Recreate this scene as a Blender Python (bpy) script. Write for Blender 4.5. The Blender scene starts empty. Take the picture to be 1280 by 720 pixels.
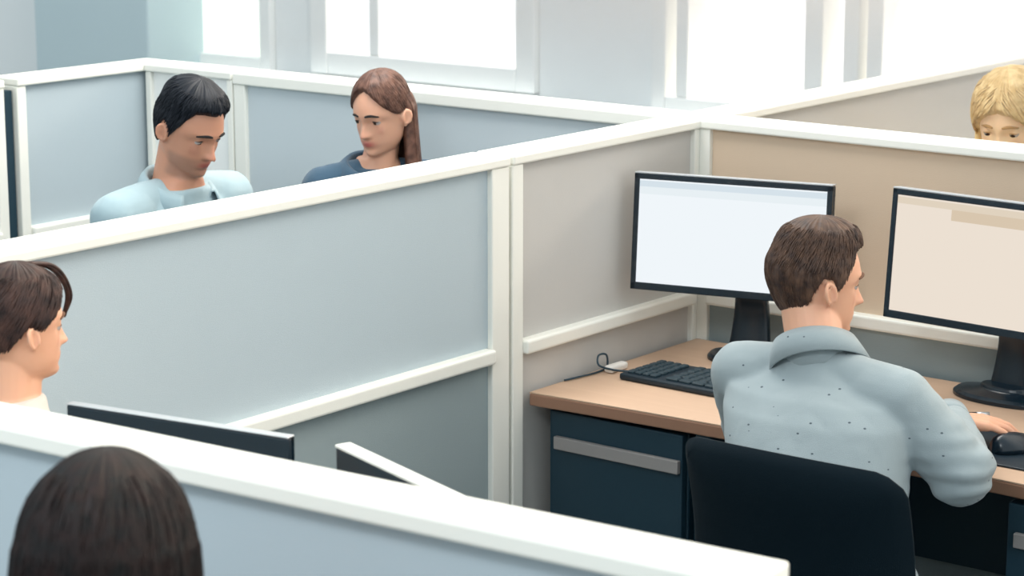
import bpy, bmesh, math, random
import numpy as np
from mathutils import Vector, Matrix, noise as mnoise

SC = bpy.context.scene
COL = SC.collection
R = math.radians
random.seed(7)
rng = np.random.default_rng(7)

# ------------------------------------------------------------------ materials
def srgb(r, g, b):
    f = lambda c: (c/255/12.92) if c/255 <= .04045 else ((c/255+.055)/1.055)**2.4
    return (f(r), f(g), f(b), 1)

def newmat(name):
    m = bpy.data.materials.new(name); m.use_nodes = True
    nt = m.node_tree
    return m, nt, nt.nodes['Principled BSDF']

def mat(name, col, rough=.6, metal=0, bump=0, bscale=200, var=0, vscale=3, spec=.5, coat=0, sheen=0):
    m, nt, b = newmat(name)
    b.inputs['Base Color'].default_value = col
    b.inputs['Roughness'].default_value = rough
    b.inputs['Metallic'].default_value = metal
    b.inputs['Specular IOR Level'].default_value = spec
    b.inputs['Coat Weight'].default_value = coat
    b.inputs['Sheen Weight'].default_value = sheen
    tc = nt.nodes.new('ShaderNodeTexCoord')
    if bump:
        n = nt.nodes.new('ShaderNodeTexNoise'); n.inputs['Scale'].default_value = bscale
        n.inputs['Detail'].default_value = 3
        nt.links.new(tc.outputs['Object'], n.inputs['Vector'])
        bp = nt.nodes.new('ShaderNodeBump'); bp.inputs['Strength'].default_value = bump
        bp.inputs['Distance'].default_value = .002
        nt.links.new(n.outputs['Fac'], bp.inputs['Height']); nt.links.new(bp.outputs['Normal'], b.inputs['Normal'])
    if var:
        n = nt.nodes.new('ShaderNodeTexNoise'); n.inputs['Scale'].default_value = vscale
        nt.links.new(tc.outputs['Object'], n.inputs['Vector'])
        mx = nt.nodes.new('ShaderNodeMixRGB'); mx.blend_type = 'MULTIPLY'
        rp = nt.nodes.new('ShaderNodeValToRGB')
        rp.color_ramp.elements[0].color = (1-var, 1-var, 1-var, 1); rp.color_ramp.elements[1].color = (1, 1, 1, 1)
        nt.links.new(n.outputs['Fac'], rp.inputs['Fac'])
        mx.inputs['Fac'].default_value = 1; mx.inputs['Color1'].default_value = col
        nt.links.new(rp.outputs['Color'], mx.inputs['Color2']); nt.links.new(mx.outputs['Color'], b.inputs['Base Color'])
    return m

M = {}
M['frame'] = mat('painted_frame', srgb(238, 238, 230), .45, bump=.05, bscale=300)
M['fabric'] = mat('blue_grey_fabric', srgb(179, 193, 200), .85, bump=.25, bscale=700, var=.04)
M['fabric_warm'] = mat('greige_fabric', srgb(214, 192, 168), .85, bump=.25, bscale=700, var=.04)
M['fabric_grey'] = mat('light_grey_fabric', srgb(196, 194, 190), .85, bump=.25, bscale=700, var=.04)
M['fabric_lower'] = mat('grey_lower_fabric', srgb(146, 160, 163), .85, bump=.25, bscale=700, var=.04)
M['wall'] = mat('wall_paint', srgb(236, 240, 240), .8, bump=.05, bscale=80)
M['wall_white'] = mat('white_paint', srgb(240, 242, 240), .6, bump=.03, bscale=80)
M['wall_blue'] = mat('blue_grey_paint', srgb(188, 206, 211), .8, bump=.05, bscale=80)
M['floor'] = mat('carpet', srgb(70, 84, 90), .95, bump=.5, bscale=400, var=.2, vscale=30)
M['dark'] = mat('dark_plastic', srgb(10, 32, 44), .45, bump=.03)
M['darkgloss'] = mat('dark_gloss_plastic', srgb(8, 28, 40), .25)
M['chair'] = mat('dark_mesh_fabric', srgb(2, 20, 29), .8, bump=.3, bscale=600, spec=.15)
M['key'] = mat('key_plastic', srgb(28, 50, 60), .5)
M['silver'] = mat('silver_plastic', srgb(196, 200, 204), .3, metal=.6)
M['edge'] = mat('laminate_edge', srgb(150, 112, 90), .5)
M['darkmetal'] = mat('dark_blue_metal', srgb(24, 54, 68), .5)
M['greymetal'] = mat('grey_metal', srgb(150, 146, 144), .45)
M['white_plastic'] = mat('white_plastic', srgb(230, 226, 220), .4)
M['eye_white'] = mat('eye_white', srgb(185, 174, 168), .2)
M['iris'] = mat('iris', srgb(58, 40, 30), .2)
M['lens'] = mat('trouser_cloth', srgb(30, 44, 56), .9)

def wood():
    m, nt, b = newmat('oak_laminate')
    tc = nt.nodes.new('ShaderNodeTexCoord'); mp = nt.nodes.new('ShaderNodeMapping')
    mp.inputs['Scale'].default_value = (30, 1.5, 30)
    n = nt.nodes.new('ShaderNodeTexNoise'); n.inputs['Scale'].default_value = 3; n.inputs['Detail'].default_value = 6
    rp = nt.nodes.new('ShaderNodeValToRGB')
    rp.color_ramp.elements[0].color = srgb(190, 158, 132); rp.color_ramp.elements[1].color = srgb(201, 171, 146)
    nt.links.new(tc.outputs['Object'], mp.inputs['Vector']); nt.links.new(mp.outputs['Vector'], n.inputs['Vector'])
    nt.links.new(n.outputs['Fac'], rp.inputs['Fac']); nt.links.new(rp.outputs['Color'], b.inputs['Base Color'])
    b.inputs['Roughness'].default_value = .5
    return m
M['wood'] = wood()

def cloth(name, col, specks=False, scale=900):
    m, nt, b = newmat(name)
    b.inputs['Roughness'].default_value = .9
    b.inputs['Sheen Weight'].default_value = .2
    tc = nt.nodes.new('ShaderNodeTexCoord')
    n = nt.nodes.new('ShaderNodeTexNoise'); n.inputs['Scale'].default_value = scale
    nt.links.new(tc.outputs['Object'], n.inputs['Vector'])
    n2 = nt.nodes.new('ShaderNodeTexNoise'); n2.inputs['Scale'].default_value = 22; n2.inputs['Detail'].default_value = 2
    nt.links.new(tc.outputs['Object'], n2.inputs['Vector'])
    ad = nt.nodes.new('ShaderNodeMath'); ad.operation = 'MULTIPLY_ADD'
    nt.links.new(n2.outputs['Fac'], ad.inputs[0]); ad.inputs[1].default_value = 2.5
    nt.links.new(n.outputs['Fac'], ad.inputs[2])
    bp = nt.nodes.new('ShaderNodeBump'); bp.inputs['Strength'].default_value = .35; bp.inputs['Distance'].default_value = .004
    nt.links.new(ad.outputs[0], bp.inputs['Height']); nt.links.new(bp.outputs['Normal'], b.inputs['Normal'])
    b.inputs['Base Color'].default_value = col
    if specks:
        v = nt.nodes.new('ShaderNodeTexVoronoi'); v.inputs['Scale'].default_value = 34
        mp = nt.nodes.new('ShaderNodeMapping'); mp.inputs['Scale'].default_value = (1, 1, 1.6)
        nt.links.new(tc.outputs['Object'], mp.inputs['Vector']); nt.links.new(mp.outputs['Vector'], v.inputs['Vector'])
        lt = nt.nodes.new('ShaderNodeMath'); lt.operation = 'LESS_THAN'; lt.inputs[1].default_value = .085
        nt.links.new(v.outputs['Distance'], lt.inputs[0])
        mx = nt.nodes.new('ShaderNodeMixRGB'); mx.inputs['Color1'].default_value = col
        mx.inputs['Color2'].default_value = srgb(70, 84, 92)
        nt.links.new(lt.outputs[0], mx.inputs['Fac']); nt.links.new(mx.outputs['Color'], b.inputs['Base Color'])
    return m
M['shirt_grey'] = cloth('grey_speckled_shirt', srgb(152, 165, 169), True)
M['shirt_blue'] = cloth('pale_blue_shirt', srgb(164, 188, 196))
M['blazer'] = cloth('navy_blazer', srgb(52, 82, 104))
M['blouse'] = cloth('cream_blouse', srgb(206, 200, 192))
M['cardigan'] = cloth('beige_top', srgb(214, 196, 170))
M['top_dark'] = cloth('dark_top', srgb(40, 44, 56))
M['trousers'] = cloth('dark_trousers', srgb(30, 44, 56))
M['shoe'] = mat('shoe_leather', srgb(28, 26, 28), .35)

def skin(name, col, lip, stub=None):
    m, nt, b = newmat(name)
    a = nt.nodes.new('ShaderNodeAttribute'); a.attribute_name = 'zones'
    sp = nt.nodes.new('ShaderNodeSeparateColor'); nt.links.new(a.outputs['Color'], sp.inputs['Color'])
    mx = nt.nodes.new('ShaderNodeMixRGB'); mx.inputs['Color1'].default_value = col; mx.inputs['Color2'].default_value = lip
    nt.links.new(sp.outputs[0], mx.inputs['Fac'])
    last = mx
    if stub:
        m2 = nt.nodes.new('ShaderNodeMixRGB'); m2.inputs['Color2'].default_value = stub
        nt.links.new(mx.outputs['Color'], m2.inputs['Color1']); nt.links.new(sp.outputs[1], m2.inputs['Fac'])
        last = m2
    nt.links.new(last.outputs['Color'], b.inputs['Base Color'])
    b.inputs['Roughness'].default_value = .5
    b.inputs['Subsurface Weight'].default_value = .15
    b.inputs['Subsurface Radius'].default_value = (.012, .004, .002)
    b.inputs['Subsurface Scale'].default_value = 1
    tc = nt.nodes.new('ShaderNodeTexCoord')
    n = nt.nodes.new('ShaderNodeTexNoise'); n.inputs['Scale'].default_value = 500
    nt.links.new(tc.outputs['Object'], n.inputs['Vector'])
    bp = nt.nodes.new('ShaderNodeBump'); bp.inputs['Strength'].default_value = .1; bp.inputs['Distance'].default_value = .001
    nt.links.new(n.outputs['Fac'], bp.inputs['Height']); nt.links.new(bp.outputs['Normal'], b.inputs['Normal'])
    return m

def hairmat(name, c1, c2, rough=.45):
    m, nt, b = newmat(name)
    tc = nt.nodes.new('ShaderNodeTexCoord')
    n = nt.nodes.new('ShaderNodeTexNoise'); n.inputs['Scale'].default_value = 60; n.inputs['Detail'].default_value = 4
    nt.links.new(tc.outputs['Object'], n.inputs['Vector'])
    rp = nt.nodes.new('ShaderNodeValToRGB')
    rp.color_ramp.elements[0].position = .3; rp.color_ramp.elements[1].position = .7
    rp.color_ramp.elements[0].color = c1; rp.color_ramp.elements[1].color = c2
    nt.links.new(n.outputs['Fac'], rp.inputs['Fac']); nt.links.new(rp.outputs['Color'], b.inputs['Base Color'])
    b.inputs['Roughness'].default_value = rough
    b.inputs['Specular IOR Level'].default_value = .25
    return m

# ------------------------------------------------------------------ object helpers
def tag(o, label=None, cat=None, group=None, kind=None):
    if label: o['label'] = label
    if cat: o['category'] = cat
    if group: o['group'] = group
    if kind: o['kind'] = kind
    return o

def empty(name, loc=(0, 0, 0), rz=0):
    o = bpy.data.objects.new(name, None); COL.objects.link(o)
    o.empty_display_size = .1
    o.location = loc; o.rotation_euler = (0, 0, rz)
    return o

class MB:
    def __init__(s): s.v = []; s.f = []
    def add(s, v, f):
        n = len(s.v); s.v += [tuple(float(c) for c in p) for p in v]; s.f += [tuple(i+n for i in q) for q in f]; return s
    def build(s, name, m, parent=None, smooth=False, bevel=0, seg=2):
        me = bpy.data.meshes.new(name); me.from_pydata(s.v, [], s.f)
        bm = bmesh.new(); bm.from_mesh(me); bmesh.ops.recalc_face_normals(bm, faces=bm.faces); bm.to_mesh(me); bm.free()
        me.update()
        if smooth: me.polygons.foreach_set('use_smooth', [True]*len(me.polygons))
        for mm in (m if isinstance(m, (list, tuple)) else [m]): me.materials.append(mm)
        o = bpy.data.objects.new(name, me); COL.objects.link(o)
        if parent: o.parent = parent
        if bevel:
            b = o.modifiers.new('bevel', 'BEVEL'); b.width = bevel; b.segments = seg; b.limit_method = 'ANGLE'; b.angle_limit = R(40)
        return o
    def box(s, x0, x1, y0, y1, z0, z1, mtx=None):
        v = [Vector(p) for p in ((x0,y0,z0),(x1,y0,z0),(x1,y1,z0),(x0,y1,z0),(x0,y0,z1),(x1,y0,z1),(x1,y1,z1),(x0,y1,z1))]
        if mtx: v = [mtx @ p for p in v]
        return s.add(v, [(0,3,2,1),(4,5,6,7),(0,1,5,4),(1,2,6,5),(2,3,7,6),(3,0,4,7)])
    def loft(s, rings, cap=True):
        n = len(rings[0]); v = [p for r in rings for p in r]; f = []
        for i in range(len(rings)-1):
            for j in range(n):
                k = (j+1) % n
                f.append((i*n+j, i*n+k, (i+1)*n+k, (i+1)*n+j))
        if cap:
            f.append(tuple(range(n))[::-1]); f.append(tuple((len(rings)-1)*n+j for j in range(n)))
        return s.add(v, f)
    def grid(s, rows):
        n = len(rows[0]); v = [p for r in rows for p in r]
        f = [(i*n+j, i*n+j+1, (i+1)*n+j+1, (i+1)*n+j) for i in range(len(rows)-1) for j in range(n-1)]
        return s.add(v, f)
    def cone(s, p0, r0, p1, r1, seg=20, flat=None):
        """round cone (capsule with two radii); flat = (axis vector, factor) squashes the section"""
        p0 = Vector(p0); p1 = Vector(p1); d = (p1-p0); L = d.length or 1e-6; d = d/L
        up = Vector((0,0,1)) if abs(d.z) < .9 else Vector((1,0,0))
        a = Vector(flat[0]).normalized() if flat else up
        u = (a - d*a.dot(d)).normalized(); w = d.cross(u); fu = flat[1] if flat else 1
        rings = []
        for k in range(5):
            t = -math.pi/2 + (k+.35)/5*math.pi/2
            rings.append((p0 + d*r0*math.sin(t), r0*math.cos(t)))
        for k in range(1, 5):
            rings.append((p0+(p1-p0)*k/5, r0+(r1-r0)*k/5))
        for k in range(5):
            t = (k+.65)/5*math.pi/2
            rings.append((p1 + d*r1*math.sin(t), r1*math.cos(t)))
        rr = [[c + (u*math.cos(2*math.pi*j/seg)*fu + w*math.sin(2*math.pi*j/seg))*r for j in range(seg)] for c, r in rings]
        return s.loft(rr)
    def tube(s, pts, r, seg=8):
        pts = [Vector(p) for p in pts]
        rs = r if isinstance(r, (list, tuple)) else [r]*len(pts)
        rings = []; u = None
        for i, p in enumerate(pts):
            d = (pts[min(i+1, len(pts)-1)] - pts[max(i-1, 0)]).normalized()
            if u is None:
                a = Vector((0,0,1)) if abs(d.z) < .9 else Vector((1,0,0)); u = (a-d*a.dot(d)).normalized()
            else: u = (u-d*u.dot(d)).normalized()
            w = d.cross(u)
            rings.append([p+(u*math.cos(2*math.pi*j/seg)+w*math.sin(2*math.pi*j/seg))*rs[i] for j in range(seg)])
        return s.loft(rings)
    def ell(s, c, r, mtx=None, nu=24, nv=16):
        c = Vector(c); rings = []
        for i in range(nv):
            t = math.pi*(i+.5)/nv
            rings.append([c+(mtx @ Vector((r[0]*math.sin(t)*math.cos(2*math.pi*j/nu), r[1]*math.sin(t)*math.sin(2*math.pi*j/nu), r[2]*math.cos(t))) if mtx else
                          Vector((r[0]*math.sin(t)*math.cos(2*math.pi*j/nu), r[1]*math.sin(t)*math.sin(2*math.pi*j/nu), r[2]*math.cos(t)))) for j in range(nu)])
        return s.loft(rings)
    def cyl(s, c, r, z0, z1, seg=32, r2=None):
        r2 = r if r2 is None else r2
        return s.loft([[(c[0]+q*math.cos(2*math.pi*j/seg), c[1]+q*math.sin(2*math.pi*j/seg), z) for j in range(seg)] for q, z in ((r, z0), (r2, z1))])

def catmull(pts, n=8):
    pts = [Vector(p) for p in pts]; out = []
    for i in range(len(pts)-1):
        p0 = pts[max(i-1, 0)]; p1 = pts[i]; p2 = pts[i+1]; p3 = pts[min(i+2, len(pts)-1)]
        for k in range(n):
            t = k/n
            out.append(.5*((2*p1)+(p2-p0)*t+(2*p0-5*p1+4*p2-p3)*t*t+(3*p1-p0-3*p2+p3)*t**3))
    out.append(pts[-1]); return out

def remeshed(mb, name, m, parent, voxel, smooth_it=6, disp=None, fac=.5):
    """fuse a set of closed shapes into one continuous skin"""
    o = mb.build(name, m, parent, smooth=True)
    md = o.modifiers.new('r', 'REMESH'); md.mode = 'VOXEL'; md.voxel_size = voxel; md.use_smooth_shade = True
    if smooth_it:
        sm = o.modifiers.new('s', 'SMOOTH'); sm.factor = fac; sm.iterations = smooth_it
    dg = bpy.context.evaluated_depsgraph_get()
    me = bpy.data.meshes.new_from_object(o.evaluated_get(dg))
    o.modifiers.clear(); old = o.data; o.data = me; bpy.data.meshes.remove(old)
    me.name = name
    if not me.materials:
        me.materials.append(m)
    me.polygons.foreach_set('use_smooth', [True]*len(me.polygons))
    if disp:
        n = len(me.vertices); co = np.empty(n*3); me.vertices.foreach_get('co', co)
        no = np.empty(n*3); me.vertices.foreach_get('normal', no)
        co = co.reshape(-1, 3); no = no.reshape(-1, 3)
        co = co + no*disp(co)[:, None]
        me.vertices.foreach_set('co', co.ravel()); me.update()
    return o

# ------------------------------------------------------------------ camera
YH, XA, XB = -260.0, 3000.0, -3200.0
_a, _b, _h = XA-640, XB-640, 360-YH
F = math.sqrt(-_a*_b-_h*_h)
A = Vector((_a, _h, F)).normalized(); B = Vector((_b, _h, F)).normalized(); U = Vector((0, F, -_h)).normalized()
cam_d = bpy.data.cameras.new('camera'); cam = bpy.data.objects.new('camera', cam_d); COL.objects.link(cam)
rx = (A[0], B[0], U[0]); ry = (A[1], B[1], U[1]); rz = (A[2], B[2], U[2])
mt = Matrix(((rx[0], ry[0], -rz[0], 0), (rx[1], ry[1], -rz[1], 0), (rx[2], ry[2], -rz[2], 1.93), (0, 0, 0, 1)))
cam.matrix_world = mt
cam_d.sensor_width = 36; cam_d.lens = F/1280*36; cam_d.clip_start = .05; cam_d.clip_end = 200
cam_d.dof.use_dof = True; cam_d.dof.focus_distance = 4.3; cam_d.dof.aperture_fstop = 9
SC.camera = cam

# ------------------------------------------------------------------ room shell
def struct(name, mb, m, parent=None, **k):
    o = mb.build(name, m, parent, **k)
    if not parent: o['kind'] = 'structure'
    return o
struct('floor', MB().box(-1.5, 7.0, -3.5, 11, -.05, 0), M['floor'])

WX = 7.0; TOPZ = 4.2
def wall_piece(y0, y1, z0, z1, name, m, x0=WX, x1=WX+.11):
    return struct(name, MB().box(x0, x1, y0, y1, z0, z1), m)
wb = MB()
wb.box(WX, WX+.11, 7.447, 11, 0, TOPZ)                 # blind wall left
wb.box(WX, WX+.11, 6.50, 6.72, .0, TOPZ)
wb.box(WX, WX+.11, 4.83, 5.36, .0, TOPZ)                 # pier between the windows
wb.box(WX, WX+.11, 6.72, 7.447, 0, .80)
wb.box(WX, WX+.11, 5.36, 6.50, 0, .82)
wb.box(WX, WX+.11, -3.5, 4.83, 0, .80)
wb.box(WX, WX+.11, 5.36, 7.447, 3.9, TOPZ); wb.box(WX, WX+.11, -3.5, 4.83, 3.9, TOPZ)
struct('wall_far', wb, M['wall'], bevel=.006)
struct('wall_far_column', MB().box(WX-.32, WX, 7.13, 7.83, 0, TOPZ), M['wall_blue'], bevel=.01)

def glassmat():
    m = bpy.data.materials.new('window_glass'); m.use_nodes = True; nt = m.node_tree; nt.nodes.clear()
    out = nt.nodes.new('ShaderNodeOutputMaterial'); t = nt.nodes.new('ShaderNodeBsdfTransparent'); g = nt.nodes.new('ShaderNodeBsdfGlossy')
    g.inputs['Roughness'].default_value = .02; mx = nt.nodes.new('ShaderNodeMixShader'); mx.inputs[0].default_value = .05
    nt.links.new(t.outputs[0], mx.inputs[1]); nt.links.new(g.outputs[0], mx.inputs[2])
    nt.links.new(mx.outputs[0], out.inputs[0]); return m
M['glass'] = glassmat()
def frosted():
    m, nt, b = newmat('roller_blind')
    nt.nodes.remove(b); out = nt.nodes['Material Output']
    d = nt.nodes.new('ShaderNodeBsdfDiffuse'); d.inputs['Color'].default_value = srgb(238, 244, 244)
    t = nt.nodes.new('ShaderNodeBsdfTranslucent'); t.inputs['Color'].default_value = srgb(238, 246, 246)
    mx = nt.nodes.new('ShaderNodeMixShader'); mx.inputs[0].default_value = .6
    nt.links.new(d.outputs[0], mx.inputs[1]); nt.links.new(t.outputs[0], mx.inputs[2]); nt.links.new(mx.outputs[0], out.inputs[0])
    return m
M['blind'] = frosted()

def window(n, y0, y1, z0, mull=(), fr=.06, blind=False):
    e = empty('window_%d' % n, (WX, (y0+y1)/2, z0)); e['kind'] = 'structure'
    e.location = (0, 0, 0)
    f = MB(); z1 = 3.9
    f.box(WX-.03, WX+.10, y0+.001, y0+fr, z0, z1); f.box(WX-.03, WX+.10, y1-fr, y1-.001, z0, z1)
    f.box(WX-.028, WX+.098, y0+fr+.0005, y1-fr-.0005, z0, z0+fr); f.box(WX-.028, WX+.098, y0+fr+.0005, y1-fr-.0005, z1-fr, z1)
    for m_, w_ in mull: f.box(WX-.026, WX+.096, m_-w_/2, m_+w_/2, z0+fr+.0005, z1-fr-.0005)
    f.build('window_frame', M['wall_white'], e, bevel=.006)
    MB().box(WX+.05, WX+.058, y0+fr/2, y1-fr/2, z0+fr/2, z1-fr/2).build('glass', M['glass'], e)
    MB().box(WX-.10, WX-.032, y0-.03, y1+.03, z0-.035, z0-.001).build('window_sill', M['wall_white'], e, bevel=.005)
    if blind: MB().box(WX+.01, WX+.014, y0+fr, y1-fr, z0+fr+.001, z1-fr).build('roller_blind', M['blind'], e)
window(1, 6.72, 7.447, .80, blind=True)
window(2, 5.36, 6.50, .82, mull=((6.16, .05),), fr=.09)
window(3, 3.98, 4.83, .80, mull=((4.70, .05), (4.16, .07)))
window(4, 2.55, 3.95, .80, mull=((3.2, .04),))
window(5, 1.0, 2.5, .80, mull=((1.75, .04),))
window(6, -.6, .95, .80, mull=((.2, .04),))
window(7, -2.4, -.65, .80, mull=((-1.5, .04),))

# ------------------------------------------------------------------ cubicle partitions
T = 1.23
def partition(name, origin, ang, L, th, fabric, label, rails=(.836,), rail_h=.03, lower=None, s0=.04, s1=.04, cap_h=.02,
              x_cap0=0, x_cap1=0, top=T, cat='partition'):
    """local x along the wall, local y across it, near face at y=0, far face at y=th"""
    e = empty(name, origin, ang); tag(e, label, cat, 'cubicle partitions')
    c = MB().box(-x_cap0, L+x_cap1, -.004, th+.004, top-cap_h, top); c.build('top_cap', M['frame'], e, bevel=.004)
    MB().box(0, s0, 0, th, 0, top-cap_h).build('post', M['frame'], e, bevel=.003)
    MB().box(L-s1, L, 0, th, 0, top-cap_h).build('post', M['frame'], e, bevel=.003)
    zs = [.06] + [r for r in rails] + [top-cap_h]
    for r in rails:
        MB().box(s0, L-s1, -.012, th+.012, r-rail_h/2, r+rail_h/2).build('rail', M['frame'], e, bevel=.006, seg=3)
    MB().box(s0, L-s1, .004, th-.004, 0, .06).build('kick_rail', M['frame'], e, bevel=.003)
    for i in range(len(zs)-1):
        a = zs[i] + (rail_h/2 if 0 < i else 0); b = zs[i+1] - (rail_h/2 if i+1 < len(zs)-1 else 0)
        mm = (lower or fabric) if (i == 0 and len(rails)) else fabric
        MB().box(s0, L-s1, .012, th-.012, a, b).build('fabric_panel', mm, e)
    return e
YN, YF = 2.832, 2.922      # long partition, near and far face
XN, XF = 4.28, 4.38      # cross partition
partition('cubicle_partition', (1.35, YN, 0), 0, 2.255, YF-YN, M['fabric'],
          'long pale blue-grey partition across the middle, left of the joint beside the desk', lower=M['fabric_lower'], s1=.055)
partition('cubicle_partition', (3.615, YN, 0), 0, XN-3.615, YF-YN, M['fabric_grey'],
          'short light grey partition at the left end of the wooden desk', s0=.035, s1=.02, lower=M['fabric_grey'])
partition('cubicle_partition', (XF+.005, YN, 0), 0, 2.4, YF-YN, M['fabric_grey'],
          'washed-out white partition running back to the windows behind the blonde person')
# cross run, local x points to -Y
partition('cubicle_partition', (XN, YF, 0), R(-90), 3.0, XF-XN, M['fabric_warm'],
          'warm beige partition behind the two lit monitors', s0=.115, lower=M['fabric_lower'])
M['fabric_glow'] = mat('blue_grey_fabric_glow_lit', srgb(198, 209, 214), .85, bump=.25, bscale=700, var=.04)  # blue-grey fabric with the window glow painted in as a lighter colour
partition('cubicle_partition', (XN, 4.26, 0), R(-90), 4.26-YF-.004, XF-XN, M['fabric_glow'],
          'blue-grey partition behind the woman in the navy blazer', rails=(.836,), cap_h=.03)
partition('cubicle_partition', (XN, 4.585, 0), R(-90), .32, XF-XN, M['wall_white'],
          'narrow white end panel right behind the dark-haired man', s0=.02, s1=.02, rails=())
# back left run
YB = 4.59
partition('cubicle_partition', (3.85, YB, 0), 0, XF-3.85, .09, M['fabric'],
          'blue-grey partition behind the shoulder of the dark-haired man', s0=.03, s1=.03)
partition('cubicle_partition', (2.45, YB, 0), 0, 1.36, .09, M['fabric'],
          'partition cut off by the left edge of the photo, past the double post', s0=.03, s1=.03)
MB().box(3.815, 3.846, YB+.02, YB+.07, 0, T-.02)
p = MB().box(3.8145, 3.8455, YB+.015, YB+.075, 0, T-.03).build('partition_joint_post', M['darkmetal'])
tag(p, 'dark grey joint strip between the two back left partitions', 'post')
# front partition, slightly turned
a5 = math.atan2(-1.0, .065)
O5 = Vector((1.645, 2.42, 0)); 
partition('cubicle_partition', O5, a5, 1.34, .072, M['fabric'],
          'nearest pale blue-grey partition with a thick white cap crossing the bottom of the photo', rails=(), cap_h=.022)

# ------------------------------------------------------------------ desks
def desk():
    e = empty('desk', (3.97, 2.1, 0)); tag(e, 'long desk with a light oak top beside the man in the grey shirt', 'desk')
    e.location = (0, 0, 0)
    pts = []
    n = 24; y0, y1 = 2.829, .55
    for i in range(n+1):
        y = y0+(y1-y0)*i/n
        x = 3.665 + .03*math.sin(math.pi*min(1, i/n*1.6))
        pts.append((x, y))
    prof = pts + [(4.275, y1), (4.275, y0)]
    mb = MB(); z0, z1 = .712, .7375
    mb.loft([[(x, y, z0) for x, y in prof], [(x, y, z1) for x, y in prof]])
    o = mb.build('desktop', M['edge'], e, bevel=.003)
    MB().loft([[(x+(.001 if k < n+1 else 0), y, z1+.0) for k, (x, y) in enumerate(prof)], [(x+(.001 if k < n+1 else 0), y, .74) for k, (x, y) in enumerate(prof)]]).build('laminate_surface', M['wood'], e)
    MB().box(4.245, 4.26, .6, 2.81, .36, .711).build('modesty_panel', M['darkmetal'], e)
    for yy in (2.42, 1.45, .62):
        MB().box(3.71, 4.24, yy, yy+.035, 0, .711).build('leg', M['darkmetal'], e, bevel=.003)
    return e
desk()
def pedestal(x, y0, y1, label, handle=True):
    e = empty('drawer_pedestal', (x, (y0+y1)/2, 0)); tag(e, label, 'drawers')
    w = (y1-y0)/2
    MB().box(.02, .34, -w, w, .03, .70).build('cabinet_body', M['darkmetal'], e, bevel=.004)
    for z0, z1 in ((.03, .24), (.245, .45), (.455, .70)):
        d = MB().box(0, .018, -w+.003, w-.003, z0, z1).build('drawer', M['darkmetal'], e, bevel=.002)
        h = MB().box(-.012, .0, -w+.006, w-.02, z1-.077, z1-.05).build('handle', M['greymetal'], d, bevel=.002)
        h['label'] = 'light grey pull strip'
    for sx in (.06, .30):
        for sy in (-w+.04, w-.04): MB().cyl((sx, sy), .02, 0, .03, 16).build('foot', M['dark'], e)
    return e
pedestal(3.70-.0, 2.475, 2.805, 'dark drawer pedestal with a grey pull strip under the left end of the desk')
pedestal(3.69, 1.50, 1.78, 'dark drawer pedestal under the desk at the lower right corner of the photo')

# hidden desk that carries the two monitors seen over the nearest partition
e = empty('desk'); tag(e, 'low desk behind the nearest partition carrying two dark monitors', 'desk')
MB().box(1.83, 2.42, 1.10, 2.29, .715, .74).build('desktop', M['wood'], e, bevel=.003)
for xx in (1.85, 2.36):
    for yy in (1.13, 2.23): MB().box(xx, xx+.035, yy, yy+.035, 0, .715).build('leg', M['darkmetal'], e)

# ------------------------------------------------------------------ monitors
def screenmat(name, base, band, block, strength, blockbox):
    m = bpy.data.materials.new(name); m.use_nodes = True; nt = m.node_tree; nt.nodes.clear()
    out = nt.nodes.new('ShaderNodeOutputMaterial'); em = nt.nodes.new('ShaderNodeEmission')
    tc = nt.nodes.new('ShaderNodeTexCoord'); sp = nt.nodes.new('ShaderNodeSeparateXYZ'); nt.links.new(tc.outputs['UV'], sp.inputs[0])
    def cmp(sock, lo, hi):
        a = nt.nodes.new('ShaderNodeMath'); a.operation = 'GREATER_THAN'; a.inputs[1].default_value = lo; nt.links.new(sp.outputs[sock], a.inputs[0])
        b = nt.nodes.new('ShaderNodeMath'); b.operation = 'LESS_THAN'; b.inputs[1].default_value = hi; nt.links.new(sp.outputs[sock], b.inputs[0])
        c = nt.nodes.new('ShaderNodeMath'); c.operation = 'MULTIPLY'; nt.links.new(a.outputs[0], c.inputs[0]); nt.links.new(b.outputs[0], c.inputs[1]); return c
    m1 = nt.nodes.new('ShaderNodeMixRGB'); m1.inputs[1].default_value = base; m1.inputs[2].default_value = band
    nt.links.new(cmp(1, .93, .985).outputs[0], m1.inputs[0])
    bx, by = cmp(0, blockbox[0], blockbox[1]), cmp(1, blockbox[2], blockbox[3])
    mm = nt.nodes.new('ShaderNodeMath'); mm.operation = 'MULTIPLY'; nt.links.new(bx.outputs[0], mm.inputs[0]); nt.links.new(by.outputs[0], mm.inputs[1])
    m2 = nt.nodes.new('ShaderNodeMixRGB'); nt.links.new(m1.outputs[0], m2.inputs[1]); m2.inputs[2].default_value = block
    nt.links.new(mm.outputs[0], m2.inputs[0]); nt.links.new(m2.outputs[0], em.inputs[0]); em.inputs[1].default_value = strength
    nt.links.new(em.outputs[0], out.inputs[0]); return m
M['screen_cool'] = screenmat('screen_white', srgb(240, 246, 250), srgb(214, 226, 234), srgb(232, 240, 244), 1.0, (.0, 1., .86, .93))
M['screen_warm'] = screenmat('screen_cream', srgb(238, 226, 212), srgb(226, 212, 192), srgb(218, 200, 176), .98, (.33, 1., .84, .93))
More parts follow.
